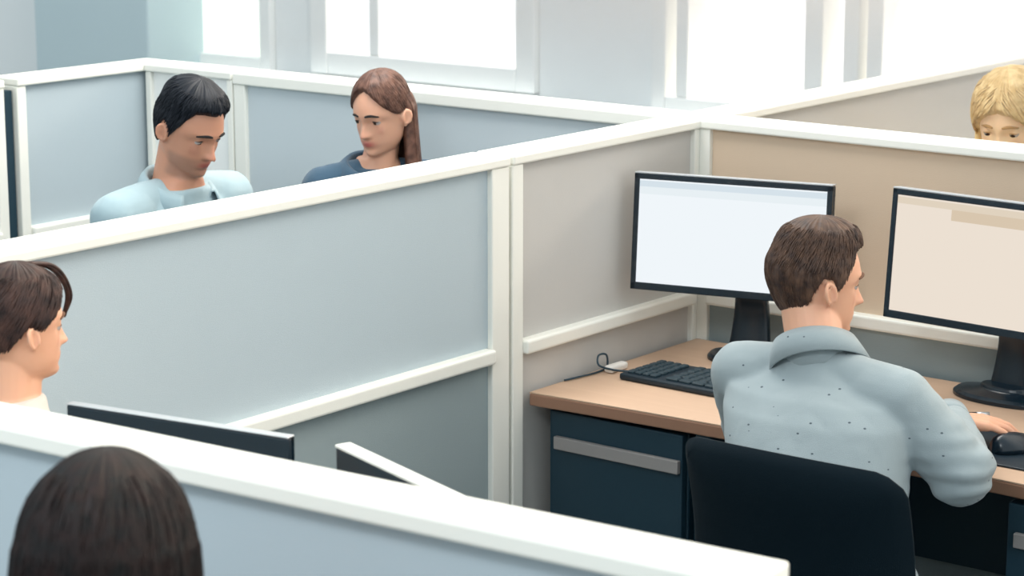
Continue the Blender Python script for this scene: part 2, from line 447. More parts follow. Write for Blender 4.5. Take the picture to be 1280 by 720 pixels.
def monitor(c, yaw, w, h, zc, label, screen, base_z=.74, tilt=5, base_off=(.06, 0), base_w=.13, base_d=.085, top_z=.0035, depth=.022, topm='silver'):
    """screen faces local -x; c = (x, y) of the panel centre"""
    e = empty('monitor', (c[0], c[1], base_z), yaw); tag(e, label, 'monitor')
    mt = Matrix.Translation((0, 0, zc-base_z)) @ Matrix.Rotation(R(tilt), 4, 'Y')
    d = depth; bz = .0115
    hb = MB(); hb.box(-d/2+.004, d/2, -w/2, w/2, -h/2, h/2, mt)
    hb.build('housing', M['dark'], e, bevel=.003)
    fb = MB()
    for a in ((-w/2, w/2, h/2-bz, h/2), (-w/2, w/2, -h/2, -h/2+bz*1.35), (-w/2, -w/2+bz, -h/2, h/2), (w/2-bz, w/2, -h/2, h/2)):
        fb.box(-d/2-.002, -d/2+.005, a[0], a[1], a[2], a[3], mt)
    fb.build('bezel', M['darkgloss'], e, bevel=.0015)
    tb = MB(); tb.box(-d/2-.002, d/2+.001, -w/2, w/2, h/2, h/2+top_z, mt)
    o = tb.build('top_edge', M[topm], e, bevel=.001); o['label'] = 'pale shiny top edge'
    s = MB(); q = [mt @ Vector(p) for p in ((-d/2+.0005, w/2-bz, -h/2+bz), (-d/2+.0005, -w/2+bz, -h/2+bz), (-d/2+.0005, -w/2+bz, h/2-bz), (-d/2+.0005, w/2-bz, h/2-bz))]
    s.add(q, [(0, 1, 2, 3)]); so = s.build('screen', screen, e)
    uv = so.data.uv_layers.new(name='UVMap')
    me = so.data
    cor = {0: (0, 0), 1: (1, 0), 2: (1, 1), 3: (0, 1)}
    for li, lp in enumerate(me.loops): uv.data[li].uv = cor[lp.vertex_index]
    # stand
    zl = zc-base_z
    nk = MB(); prof = catmull([(base_off[0]+.012, 0, .018), (base_off[0]+.02, 0, zl*.45), (base_off[0]*.6+.01, 0, zl*.85), (d/2+.012, 0, zl)], 6)
    rings = []
    for i, p_ in enumerate(prof):
        t = i/(len(prof)-1); ww = .036+.012*(1-t)**2 - .006*math.sin(math.pi*t); dd = .017-.004*t
        rings.append([(p_.x+dd*math.copysign(abs(math.cos(a))**.6, math.cos(a)), p_.y+ww*math.copysign(abs(math.sin(a))**.6, math.sin(a)), p_.z) for a in [2*math.pi*k/20 for k in range(20)]])
    nk.loft(rings); nk.build('stand_neck', M['darkgloss'], e, smooth=True)
    MB().box(d/2, d/2+.03, -.06, .06, zl-.05, zl+.05).build('mount_plate', M['dark'], e, bevel=.006)
    bb = MB(); ring = lambda sc, z: [(base_off[0]-.015+sc*base_d*math.copysign(abs(math.cos(a))**.85, math.cos(a)), sc*base_w*math.copysign(abs(math.sin(a))**.85, math.sin(a))*(1+.12*math.cos(a)), z) for a in [2*math.pi*k/40 for k in range(40)]]
    bb.loft([ring(1, 0), ring(1.0, .008), ring(.93, .014), ring(.5, .022), ring(.45, .03)])
    bb.build('stand_base', M['darkgloss'], e, smooth=False, bevel=.002)
    return e
monitor((4.06, 2.605), R(14), .43, .245, 1.025, 'lit monitor with a white screen on the left end of the desk', M['screen_cool'], base_off=(.125, .0), base_w=.085, base_d=.06)
monitor((4.085, 2.052), R(-4), .40, .258, 1.032, 'lit monitor with a cream screen cut by the right edge of the photo', M['screen_warm'], base_off=(.135, 0), base_w=.115, base_d=.062)
M['screen_off'] = mat('screen_off', srgb(14, 38, 52), .25)
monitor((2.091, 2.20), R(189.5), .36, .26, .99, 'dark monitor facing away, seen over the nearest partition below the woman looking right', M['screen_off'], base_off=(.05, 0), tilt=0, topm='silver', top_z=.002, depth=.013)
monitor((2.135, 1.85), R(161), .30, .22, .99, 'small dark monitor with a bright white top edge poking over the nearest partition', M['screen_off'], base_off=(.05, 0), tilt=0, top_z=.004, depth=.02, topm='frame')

# ------------------------------------------------------------------ keyboard, mouse, pad, pen, cable
def keyboard(loc, rz, L=.44, W=.15):
    e = empty('keyboard', loc, rz); tag(e, 'dark keyboard in front of the white-screened monitor', 'keyboard')
    MB().box(-W/2, W/2, -L/2, L/2, 0, .014).build('keyboard_body', M['dark'], e, bevel=.005, seg=3)
    for r_ in range(5):
        x0 = -W/2+.012+r_*(W-.024)/5
        if r_ == 0:
            widths = [.024, .024, .024, .11, .024, .024, .024]
        else: widths = [.0175]*15
        tot = sum(widths)+.003*(len(widths)-1); sc = (L-.12)/tot; y = -L/2+.01
        for w_ in widths:
            MB().box(x0, x0+(W-.024)/5-.004, y, y+w_*sc, .012, .0195).build('key', M['key'], e, bevel=.002, seg=1); y += (w_+.003)*sc
        y = L/2-.085
        for k in range(4):
            MB().box(x0, x0+(W-.024)/5-.004, y, y+.0155, .012, .0195).build('key', M['key'], e, bevel=.002, seg=1); y += .019
    return e
keyboard((3.932, 2.525, .7405), R(-1))
cb = catmull([(3.93, 2.744, .7475), (3.915, 2.762, .745), (3.89, 2.785, .75), (3.865, 2.80, .762), (3.88, 2.812, .778), (3.905, 2.81, .775), (3.91, 2.812, .748), (3.875, 2.81, .744), (3.82, 2.815, .744), (3.775, 2.822, .744)], 8)
c_ = MB().tube(cb, .0022).build('cable', M['darkmetal'], smooth=True); tag(c_, 'thin grey cable looping from the keyboard to the partition', 'cable')
ad = MB(); ad.box(3.89, 3.95, 2.784, 2.806, .7405, .756); a_ = ad.build('cable_adapter', M['white_plastic'], bevel=.005); tag(a_, 'small white plastic adapter beside the cable loop on the desk', 'adapter')

pad = MB().box(3.76, 3.965, 1.74, 2.05, .7402, .7445).build('mouse_pad', M['dark'], bevel=.002); tag(pad, 'dark mouse pad under the right hand of the man in grey', 'mouse pad')
e = empty('mouse', (3.865, 1.852, .7446), R(-30)); tag(e, 'dark computer mouse under the right hand of the man in grey', 'mouse')
rings = []
for i in range(11):
    t = i/10*math.pi; z = None
    x = -.052*math.cos(t)
    rings.append([(x, .03*(math.sin(t)**.55)*math.cos(a)*1.0, max(0, .034*(math.sin(t)**.6)*math.sin(a)*(1-.25*math.cos(t)*-1))) for a in [math.pi*k/12 for k in range(13)]])
MB().loft(rings).build('mouse_shell', M['darkgloss'], e, smooth=True)
MB().cyl((0, 0), .007, -.002, .002, 16).build('scroll_wheel', M['silver'], e)
e.children[-1].location = (.028, 0, .029); e.children[-1].rotation_euler = (R(90), 0, 0)
e = empty('pen', (4.02, 2.05, .7465), R(-52)); tag(e, 'black and silver pen lying on the desk beside the mouse pad', 'pen')
rot = Matrix.Rotation(R(90), 4, 'Y')
for nm, x0, x1, r_, m_ in (('pen_barrel', -.06, .035, .0055, 'dark'), ('pen_grip', .035, .06, .0058, 'silver'), ('pen_clip', -.055, -.015, .0015, 'silver')):
    q = MB().tube([(x0, 0, .0055 if nm == 'pen_clip' else 0), ((x0+x1)/2, 0, .0065 if nm == 'pen_clip' else 0), (x1, 0, .0055 if nm == 'pen_clip' else 0)], r_, 12).build(nm, M[m_], e, smooth=True)

# ------------------------------------------------------------------ office chair
def office_chair(loc, rz, label, s=1.0, back_top=.92, back_w=.22, seat_z=.44, tilt=4, back_x=-.22):
    """faces local +x"""
    e = empty('office_chair', loc, rz); tag(e, label, 'chair', 'dark office chairs')
    # backrest: curved rounded slab
    z0 = seat_z+.08; z1 = back_top; H = (z1-z0)/2; zc = (z0+z1)/2
    rings_f, rings_b = [], []
    def shape(u, v):
        # u,v in [-1,1] square mapped to a rounded rectangle
        y = back_w*u*(1-.10*max(0, -v)**2); z = zc+H*v
        # round corners
        k = .22
        au, av = abs(u), abs(v)
        if au > 1-k and av > 1-k:
            du, dv = (au-(1-k))/k, (av-(1-k))/k
            l = max(math.hypot(du, dv), 1e-6); m_ = max(du, dv)
            du, dv = du*m_/l, dv*m_/l
            y = math.copysign(back_w*(1-k+k*du), u)*(1-.10*max(0, -v)**2); z = zc+H*math.copysign(1-k+k*dv, v)
        x = back_x + .10*(y/back_w)**2*.6 - math.tan(R(tilt))*(z-z0) + .02*math.cos(v*2)
        z += -.018*(y/back_w)**2*(v if v > 0 else 0)
        return x, y, z
    N = 21; mb = MB()
    front = [[shape(-1+2*j/(N-1), -1+2*i/(N-1)) for j in range(N)] for i in range(N)]
    def edge(i, j): return max(abs(-1+2*j/(N-1)), abs(-1+2*i/(N-1)))
    fr = [[(p[0]+.022*(1-edge(i, j)**6), p[1], p[2]) for j, p in enumerate(r_)] for i, r_ in enumerate(front)]
    bk = [[(p[0]-.028*(1-edge(i, j)**6)-.004, p[1], p[2]) for j, p in enumerate(r_)] for i, r_ in enumerate(front)]
    mb.grid(fr); mb.grid([r_[::-1] for r_ in bk])
    n = N*N
    per = [(0, j) for j in range(N)]+[(i, N-1) for i in range(1, N)]+[(N-1, j) for j in range(N-2, -1, -1)]+[(i, 0) for i in range(N-2, 0, -1)]
    for k in range(len(per)):
        a, b = per[k], per[(k+1) % len(per)]
        mb.f.append((a[0]*N+a[1], b[0]*N+b[1], n+b[0]*N+(N-1-b[1]), n+a[0]*N+(N-1-a[1])))
    mb.build('backrest', M['chair'], e, smooth=True)
    sm = MB()
    rr = []
    for z, sc in ((seat_z-.07, .9), (seat_z-.05, .98), (seat_z-.02, 1.0), (seat_z-.005, .95), (seat_z, .8)):
        rr.append([(.23*sc*math.copysign(abs(math.cos(a))**.6, math.cos(a)), .24*sc*math.copysign(abs(math.sin(a))**.6, math.sin(a)), z) for a in [2*math.pi*k/40 for k in range(40)]])
    sm.loft(rr); sm.build('seat', M['chair'], e, smooth=True)
    MB().tube(catmull([(-.05, 0, seat_z-.08), (-.2, 0, seat_z-.085), (back_x-.05, 0, seat_z-.03), (back_x-.055, 0, seat_z+.12), (back_x-.05, 0, seat_z+.25)], 6), .02, 12).build('back_support', M['dark'], e, smooth=True)
    MB().cyl((0, 0), .028, .09, seat_z-.07, 24).build('gas_lift', M['dark'], e, smooth=False)
    for k in range(5):
        a = 2*math.pi*k/5+.3; dx, dy = math.cos(a), math.sin(a)
        l = MB().tube([(0.02*dx, .02*dy, .105), (.14*dx, .14*dy, .09), (.235*dx, .235*dy, .07)], [.026, .02, .015], 10).build('leg', M['dark'], e, smooth=True)
        w = MB()
        for off in (-.012, .012):
            c = Vector((.235*dx-dy*off*1.2, .235*dy+dx*off*1.2, .028))
            w.loft([[c+Vector((-dy*h_, dx*h_, 0))+(Vector((dx, dy, 0))*math.cos(t)+Vector((0, 0, 1))*math.sin(t))*.028 for t in [2*math.pi*q/20 for q in range(20)]] for h_ in (-.008, .008)])
        w.build('caster', M['darkgloss'], l)
    return e

# ------------------------------------------------------------------ people
TAB_Z = np.array([-.50, -.49, -.46, -.42, -.36, -.30, -.24, -.16, -.08, -.02, .04, .10])
TAB_F = np.array([.20, .28, .335, .35, .345, .36, .36, .355, .350, .352, .382, .381])
TAB_B = np.array([.20, .10, 0, -.10, -.20, -.27, -.33, -.39, -.43, -.455, -.468, -.471])
TAB_W = np.array([0, .09, .15, .20, .243, .268, .285, .30, .315, .325, .333, .333])
def head_surf(a, v, female=False, face=True):
    """unit head (height 1), a azimuth from the nose, v polar angle; returns x,y,z arrays"""
    a, v = np.broadcast_arrays(np.asarray(a, float), np.asarray(v, float))
    z = .5*np.cos(v)
    s = np.sqrt(np.clip(1-(z/.5)**2, 0, 1))
    top = z > .1
    f = np.where(top, -.045+.435*s, np.interp(z, TAB_Z, TAB_F)); b = np.where(top, -.045-.435*s, np.interp(z, TAB_Z, TAB_B))
    w = np.where(top, .340*s, np.interp(z, TAB_Z, TAB_W))
    if female: w = w*.95
    cx = np.clip(-.045+np.clip(-z-.1, 0, 1)*.30, -.045, .2); cx = np.clip(cx, b, f)
    ca, sa = np.cos(a), np.sin(a)
    x = np.where(ca > 0, cx+(f-cx)*ca, cx+(cx-b)*ca); y = w*sa*(1-.04*np.cos(2*a))
    if face:
        g = lambda y0, z0, sy, sz: np.exp(-((y-y0)/sy)**2-((z-z0)/sz)**2)*(ca > 0)
        g2 = lambda y0, z0, sy, sz: g(y0, z0, sy, sz)+g(-y0, z0, sy, sz)
        # nose
        t = np.clip((.03-z)/.20, 0, 1)                    # 0 at the nasion, 1 at the tip
        h = .02+.105*t**1.15
        under = np.clip((z+.225)/.045, 0, 1); under = under*under*(3-2*under)
        start = np.clip((.07-z)/.06, 0, 1)
        sy = .030+.020*t
        nose = h*np.exp(-(y/sy)**2)*under*start*(ca > 0)
        x = x + nose*(.88 if female else 1)
        x = x + .035*g2(.050, -.175, .026, .032)
        x = x + (-.050)*g2(.135, .0, .070, .045)*1.0
        x = x + (.012 if female else .022)*g2(.12, .075, .09, .028)
        x = x + .018*g2(.20, -.12, .07, .07)
        # lips
        x = x + .026*g(0, -.272, .075, .017)+.028*g(0, -.318, .065, .020)-.018*g(0, -.293, .09, .007)
        x = x - .012*g(0, -.355, .07, .02)
        x = x + .022*g(0, -.425, .07, .045)
    return x, y, z

def rotm(yaw, pitch, roll=0):
    # pitch > 0 tips the face down
    return Matrix.Rotation(yaw, 3, 'Z') @ Matrix.Rotation(pitch, 3, 'Y') @ Matrix.Rotation(roll, 3, 'X')

class Head:
    def __init__(s, c, size, yaw, pitch, roll=0, female=False):
        s.c = np.array(c); s.k = size; s.R = np.array(rotm(yaw, pitch, roll)); s.fem = female
    def w(s, x, y, z):
        P = np.stack([x, y, z], -1)*s.k
        return P @ s.R.T + s.c
    def pt(s, x, y, z): return Vector(s.w(np.array(x, float), np.array(y, float), np.array(z, float)))
    def surf(s, a, v, off=0., face=True):
        x, y, z = head_surf(a, v, s.fem, face)
        # outward direction, approximated from the ellipsoid
        nx, ny, nz = (x+.045)/.43**2, y/.33**2, np.where(z < 0, z*.5, z)/.5**2
        l = np.sqrt(nx*nx+ny*ny+nz*nz)+1e-9
        return s.w(x+nx/l*off, y+ny/l*off, z+nz/l*off)
    def loc(s, P): return ((P-s.c) @ s.R)/s.k
    def mesh(s, mb):
        na, nv = 180, 110
        a = np.linspace(-math.pi, math.pi, na, endpoint=False); v = np.linspace(.02, math.pi-.02, nv)
        P = s.surf(a[None, :], v[:, None])
        mb.loft([[tuple(p) for p in r] for r in P])
        for sg in (-1, 1):
            mb.ell(s.pt(.262, .135*sg, .018), (s.k*.062,)*3)           # upper lid
            mb.ell(s.pt(.262, .135*sg, -.046), (s.k*.052,)*3)          # lower lid
            # ear: rim, bowl, lobe
            rim = []
            for k in range(15):
                t = R(-70+k*300/14)
                rx_, rz_ = .058, .092
                x = -.055-rx_*math.cos(t)*1.0 + .02*math.sin(t)*-1; z = -.055+rz_*math.sin(t)
                y = (.352+.050*max(0, math.cos(t))*.9+.012)*sg
                rim.append(s.pt(x, y*(.96 if s.fem else 1), z))
            mb.tube(rim, [s.k*(.017+.004*math.sin(math.pi*k/14)) for k in range(15)], 10)
            mb.ell(s.pt(-.045, .335*sg*(.96 if s.fem else 1), -.06), (s.k*.05, s.k*.030, s.k*.078), Matrix(s.R.tolist()))
            mb.cone(s.pt(-.035, .345*sg*(.96 if s.fem else 1), -.155), s.k*.024, s.pt(-.03, .338*sg*(.96 if s.fem else 1), -.115), s.k*.022)
            mb.cone(s.pt(-.010, .340*sg*(.96 if s.fem else 1), -.085), s.k*.014, s.pt(-.008, .335*sg*(.96 if s.fem else 1), -.05), s.k*.013)
            mb.cone(s.pt(-.075, .372*sg*(.96 if s.fem else 1), -.095), s.k*.012, s.pt(-.075, .378*sg*(.96 if s.fem else 1), -.015), s.k*.012)
    def eyes(s, body, brow, look=-.2):
        for sg in (-1, 1):
            c = s.pt(.263, .135*sg, -.012)
            r = s.k*.0565
            mb = MB().ell(c, (r, r, r))
            o = mb.build('eye', [M['eye_white'], M['iris']], body, smooth=True)
            d = np.array([math.cos(look), 0, math.sin(look)]) @ s.R.T
            for p_ in o.data.polygons:
                if (Vector(p_.center)-c).normalized().dot(Vector(d)) > .86: p_.material_index = 1
            # lash line and brow
            pts = []
            for k in range(9):
                t = -1+2*k/8
                yy = .135*sg+.052*t; zz = -.008+.014*(1-t*t)-.003
                xx = .262+math.sqrt(max(0, .0615**2-(.052*t)**2-(zz-.018)**2))+.001
                pts.append(s.pt(xx, yy, zz))
            MB().tube(pts, [s.k*(.003+.004*math.sin(math.pi*k/8)) for k in range(9)], 6).build('eyelash', brow, body, smooth=True)
            pts = []
            for k in range(11):
                t = k/10; yy = (.055+.15*t); aa = math.asin(min(.99, yy/.325))*sg
                zz = .075+.022*math.sin(math.pi*min(1, t*.9+.1))-.012*t
                vv = math.acos(zz/.5); pts.append(Vector(s.surf(aa, vv, .004)))
            MB().tube(pts, [s.k*(.006+.010*math.sin(math.pi*(.15+.8*k/10))) for k in range(11)], 8).build('eyebrow', brow, body, smooth=True)

def smooth01(t): t = np.clip(t, 0, 1); return t*t*(3-2*t)

def hairline(kind):
    """|azimuth| in degrees -> height of the hairline (unit head)"""
    if kind == 'short':
        xs = [0, 30, 48, 60, 72, 80, 88, 100, 115, 140, 180]; zs = [.30, .31, .29, .20, .05, -.06, .06, .07, -.14, -.27, -.30]
    elif kind == 'tucked':
        xs = [0, 18, 35, 50, 65, 78, 88, 98, 110, 125, 150, 180]; zs = [.37, .34, .26, .16, .07, .02, .03, .03, -.12, -.34, -.36, -.38]
    elif kind == 'updo':
        xs = [0, 18, 35, 50, 65, 78, 88, 98, 110, 125, 150, 180]; zs = [.37, .34, .27, .18, .08, .00, .02, .03, -.06, -.16, -.20, -.20]
    elif kind == 'full':
        xs = [0, 25, 45, 60, 75, 88, 98, 110, 130, 150, 180]; zs = [.24, .20, .10, 0, -.1, -.2, -.25, -.3, -.35, -.38, -.4]
    return lambda a: np.interp(np.abs(np.degrees(a)), xs, zs)

def hair_shell(H, mb, hl, thick, soft=.05, rough=.008, freq=9, part=None):
    """shell hugging the skull; thick(a,z) unit thickness; sinks under the skin outside the hairline"""
    na, nv = 220, 120
    a = np.linspace(-math.pi, math.pi, na, endpoint=False)[None, :]; v = np.linspace(.01, math.pi*.86, nv)[:, None]
    A_, V_ = np.broadcast_arrays(a, v); Z = .5*np.cos(V_)
    m = smooth01((Z-hl(A_))/soft+.5)
    th = thick(A_, Z)
    rid = np.array([[mnoise.noise(Vector((math.cos(A_[i, j])*freq, math.sin(A_[i, j])*freq, Z[i, j]*2.5))) for j in range(na)] for i in range(nv)])
    rid2 = np.array([[mnoise.noise(Vector((math.cos(A_[i, j])*freq*3.3, math.sin(A_[i, j])*freq*3.3, Z[i, j]*5+9))) for j in range(na)] for i in range(nv)])
    off = m*(th+rough*(rid+.6*rid2)) - .035*(1-m)
    off = np.where(V_ < .5, off-m*rough*(rid+.6*rid2)*(1-V_/.5), off)
    P = H.surf(A_, V_, off, face=False)
    mb.loft([[tuple(p) for p in r] for r in P], cap=True)

def hair_clumps(H, mb, hl, thick, n, length, rad, sweep=0., amin=0, amax=180, seed=1, lift=.006, zmin=-.5, zmax=.5):
    r = random.Random(seed); made = 0; tries = 0
    while made < n and tries < n*20:
        tries += 1
        z0 = r.uniform(-.38, .43); a0 = r.uniform(-math.pi, math.pi); v0 = math.acos(max(-1, min(1, z0/.5)))
        if not (amin <= abs(math.degrees(a0)) <= amax) or not (zmin <= z0 <= zmax): continue
        if z0 < hl(a0)+.03: continue
        pts = []; rr = []; K = 7; L = length*r.uniform(.6, 1.3); sw = sweep*(1 if a0 > 0 else -1)+r.uniform(-.2, .2)
        for k in range(K):
            t = k/(K-1); vv = v0+L*t; aa = a0+sw*L*t/max(.25, math.sin(max(.3, vv)))
            zz = .5*math.cos(vv)
            if zz < hl(aa)-.005: break
            o = float(thick(np.array(aa), np.array(zz)))+lift*math.sin(math.pi*min(1, t*1.1))+r.uniform(-.002, .002)
            pts.append(Vector(H.surf(aa, vv, o, face=False))); rr.append(H.k*rad*(math.sin(math.pi*(.12+.83*t))))
        if len(pts) >= 4:
            mb.tube(pts, rr[:len(pts)], 5); made += 1

def hair_curtain(H, mb, a0, a1, zs, wid, thick=.05, drop=1.2, seed=3, na=90, wave=.01, zh=-.06, start=.0):
    """long hair that hangs from the skull down to the back; a0..a1 degrees of azimuth; zs starting height; plumb in the world"""
    outer, inner = [], []
    nv = 44
    for i in range(nv):
        t = i/(nv-1); ro, ri = [], []
        for j in range(na):
            a = R(a0+(a1-a0)*j/(na-1)); 
            vs = math.acos(zs/.5)
            v_end = math.acos(zh/.5)      # follow the skull down to its widest part, then hang
            n_ = mnoise.noise(Vector((math.cos(a)*9, math.sin(a)*9, t*1.2+seed)))+.5*mnoise.noise(Vector((math.cos(a)*26, math.sin(a)*26, t*2+seed)))
            edge = min(1, min(j, na-1-j)/5)
            off = thick*(.35+.65*edge)+.014*n_
            tt = t/.35
            off = off*smooth01(tt)+(1-smooth01(tt))*start
            if tt < 1:
                p = Vector(H.surf(a, vs+(v_end-vs)*tt, off, face=False)); q = Vector(H.surf(a, vs+(v_end-vs)*tt, off-.05, face=False))
            else:
                u = (t-.35)/.65
                p = Vector(H.surf(a, v_end, off, face=False)); q = Vector(H.surf(a, v_end, off-thick*.8, face=False))
                c = Vector(H.c)
                for w_ in (p, q):
                    hx, hy = w_.x-c.x, w_.y-c.y
                    s_ = 1+wid*u+wave*u*math.sin(u*7+a*3)
                    w_.x = c.x+hx*s_; w_.y = c.y+hy*s_; w_.z -= H.k*drop*u*(1-.08*abs(n_))
            ro.append(p); ri.append(q)
        outer.append(ro); inner.append(ri)
    rings = [o+i_[::-1] for o, i_ in zip(outer, inner)]
    mb.loft(rings)

def hand(mb, wrist, d, n, thumb_side, s, curl=35, spread=5):
    """d = pointing direction, n = palm normal (the palm side), thumb_side = direction towards the thumb"""
    wrist = Vector(wrist); d = Vector(d).normalized(); n = Vector(n); n = (n-d*n.dot(d)).normalized()
    t = d.cross(n); t = t if t.dot(Vector(thumb_side)) > 0 else -t
    mm = .001*s
    P = lambda a, b, c: wrist+d*a*mm+t*b*mm+n*c*mm
    kn = [(86, 30, -3), (90, 10, -5), (86, -10, -4), (79, -28, 0)]
    lens = [(42, 26, 20), (46, 30, 21), (42, 28, 20), (34, 21, 18)]
    for i, (a, b, c) in enumerate(kn):
        mb.cone(P(4, b*.45, 2), 15*mm, P(a-4, b, c+4), 11.5*mm)
        ang = R(12+i*1.5); base = P(a, b, c+3); fd_spread = (1.5-i)*R(spread)
        p = base; rad = (9.6, 9.8, 9.2, 8.2)[i]
        for k, L in enumerate(lens[i]):
            dirv = (d*math.cos(fd_spread)+t*math.sin(fd_spread))*math.cos(ang)+n*math.sin(ang)
            q = p+dirv*L*mm
            mb.cone(p, rad*(1-.09*k)*mm, q, rad*(1-.09*(k+1))*mm)
            p = q; ang += R(curl*(.9 if k == 0 else .7))
    mb.cone(P(14, 12, 8), 17*mm, P(48, 30, 8), 14*mm)
    p0 = P(22, 26, 8); p1 = P(56, 46, 14); p2 = P(84, 52, 20); p3 = P(104, 50, 26)
    mb.cone(p0, 14*mm, p1, 11*mm); mb.cone(p1, 10.5*mm, p2, 9.5*mm); mb.cone(p2, 9.5*mm, p3, 8*mm)

def torso_rings(pv, sh, s, fwd, lat, extra=0., female=False, mid_push=0.0, bulk=1.0):
    """ellipse sections along the spine from pelvis to the neck"""
    prof = [(-.05, .150, .095), (0, .172, .118), (.18, .165, .115), (.36, .146, .105), (.55, .152, .112), (.72, .166, .118), (.86, .180, .108), (.94, .172, .092), (1.0, .125, .075), (1.05, .080, .066), (1.09, .064, .062)]
    prof = [(t, w*(bulk if t < .97 else 1), d*(bulk if t < .97 else 1)) for t, w, d in prof]
    if female: prof = [(t, w*(.93 if t > .3 else 1.0)*(.93 if .3 < t < .5 else 1), d) for t, w, d in prof]
    out = []
    for t, w, dp in prof:
        c = pv+(sh-pv)*t - fwd*.035*s*math.sin(math.pi*max(0, min(1, t)))*(1+mid_push)
        out.append([c+lat*(w*s+extra)*math.copysign(abs(math.sin(a))**.85, math.sin(a))+fwd*(dp*s+extra)*math.copysign(abs(math.cos(a))**.9, math.cos(a)) for a in [2*math.pi*k/48 for k in range(48)]])
    return out

def person(name, label, Hc, s, yaw_t, yaw_h, pitch, skinm, hairm, brow, shirt_m, hair_fn, roll=0, female=False, pelvis=None, sh_drop=.215, sh_fwd=-.04,
           elbows=None, wrists=None, hand_dirs=None, voxel=.0035, look=-.25, stub=0., collar=None, sleeve_folds=0., legs=True, shirt_name='shirt', face=True, curl=30, neck_open=0., head_k=.235, cuff=True, shoulder_w=.175, trouser=None, bulk=1.0, puff=0., sh_lat=0.):
    Hc = Vector(Hc)
    fwd = Vector((math.cos(yaw_t), math.sin(yaw_t), 0)); lat = Vector((-math.sin(yaw_t), math.cos(yaw_t), 0)); up = Vector((0, 0, 1))
    root_xy = pelvis if pelvis else (Hc-fwd*.14*s)
    pv = Vector((root_xy[0], root_xy[1], (pelvis[2] if pelvis else .44+.10*s)))
    root = empty(name, (pv.x, pv.y, 0)); tag(root, label, 'person')
    O = Vector((pv.x, pv.y, 0))
    L = lambda p: Vector(p)-O
    Hc_, pv = L(Hc), L(pv)
    H = Head(Hc_, head_k*s, yaw_h, pitch, roll, female)
    sh = Hc_+fwd*sh_fwd*s+lat*sh_lat*s-up*sh_drop*s
    shj = {sg: sh+lat*sg*(shoulder_w*s)-up*.020*s for sg in (-1, 1)}
    el = {}; wr = {}
    for i, sg in enumerate((-1, 1)):      # -1 = right arm, 1 = left arm
        el[sg] = L(elbows[i]) if elbows and elbows[i] is not None else shj[sg]+(fwd*.02-up*.27+lat*sg*.04)*s
        wr[sg] = L(wrists[i]) if wrists and wrists[i] is not None else el[sg]+(fwd*.23-up*.03-lat*sg*.06)*s
    # --- body
    mb = MB(); H.mesh(mb)
    mb.cone(H.pt(-.10, 0, -.12), .056*s*(.88 if female else 1), sh+up*.02*s+fwd*.0, .062*s*(.86 if female else 1))
    mb.cone(H.pt(.02, 0, -.30), .045*s*(.9 if female else 1), sh+up*.0*s+fwd*.02*s, .05*s)
    mb.loft(torso_rings(pv, sh, s, fwd, lat, 0, female=female, bulk=bulk))
    hd = hand_dirs or (None, None)
    for i, sg in enumerate((-1, 1)):
        mb.cone(shj[sg]-lat*sg*.03*s, .058*s, shj[sg], .056*s)
        mb.cone(shj[sg], .054*s, el[sg], .041*s); mb.cone(el[sg], .041*s, wr[sg], .026*s)
        d_ = (wr[sg]-el[sg]).normalized()
        dd, nn, tt = hd[i] if hd[i] else (d_, -up, -lat*sg)
        hand(mb, wr[sg], dd, nn, tt, s, curl)
        if legs:
            hp = pv+lat*sg*.09*s-up*.02*s; kn = hp+fwd*.42*s+lat*sg*.03*s; kn.z = max(.44*1.0, .47*s); an = kn+fwd*.03*s; an.z = .08*s
            mb.cone(hp, .085*s, kn, .058*s); mb.cone(kn, .056*s, an, .036*s); mb.cone(an-up*.02*s, .035*s, an+fwd*.13*s-up*.045*s, .028*s)
    body = remeshed(mb, 'body', skinm, root, voxel, 3)
    me = body.data; n = len(me.vertices); co = np.empty(n*3); me.vertices.foreach_get('co', co); q = H.loc(co.reshape(-1, 3))
    g = lambda y0, z0, sy, sz: np.exp(-(((q[:, 1]-y0)/sy)**2)**1.5-(((q[:, 2]-z0)/sz)**2)**1.5)*(q[:, 0] > .25)
    lip = np.clip(g(0, -.292, .095, .040)*1.1, 0, 1)
    noseR = .25*g(0, -.17, .06, .05)+.2*(g(.2, -.13, .07, .06)+g(-.2, -.13, .07, .06))
    st = smooth01((-.19-q[:, 2])/.08)*smooth01((q[:, 2]+.56)/.06)*smooth01((q[:, 0]+.02)/.1)*(1-np.clip(lip*1.5, 0, 1))*stub
    brw = 0
    colr = np.zeros((n, 4)); colr[:, 0] = np.clip(lip+noseR, 0, 1); colr[:, 1] = st; colr[:, 3] = 1
    at = me.attributes.new('zones', 'FLOAT_COLOR', 'POINT'); at.data.foreach_set('color', colr.ravel())
    if face: H.eyes(body, brow, look)
    # --- hair
    if hair_fn:
        hm = MB(); hair_fn(H, hm); hm.build('hair', hairm, body, smooth=True)
    # --- shirt
    e_ = .010*s
    sm = MB(); tr = torso_rings(pv, sh, s, fwd, lat, e_, female=female, bulk=bulk)[1:(-1 if collar and collar[4] else None)]
    sm.loft(tr)
    for sg in (-1, 1):
        sm.cone(shj[sg]-lat*sg*.05*s+up*.0, .060*s+e_, shj[sg]-up*.004, .057*s+e_)
        sm.cone(sh+up*.012*s+lat*sg*.045*s, .050*s, shj[sg]+up*.004, .050*s+e_)
        sm.cone(shj[sg]-up*.004, .056*s+e_, el[sg], (.046+puff)*s+e_)
        wend = el[sg]+(wr[sg]-el[sg])*.90
        sm.cone(el[sg], (.046+puff)*s+e_, wend, (.034+puff*.4)*s+e_*.6)
    els = [np.array(el[-1]), np.array(el[1])]; shs = [np.array(shj[-1]), np.array(shj[1])]
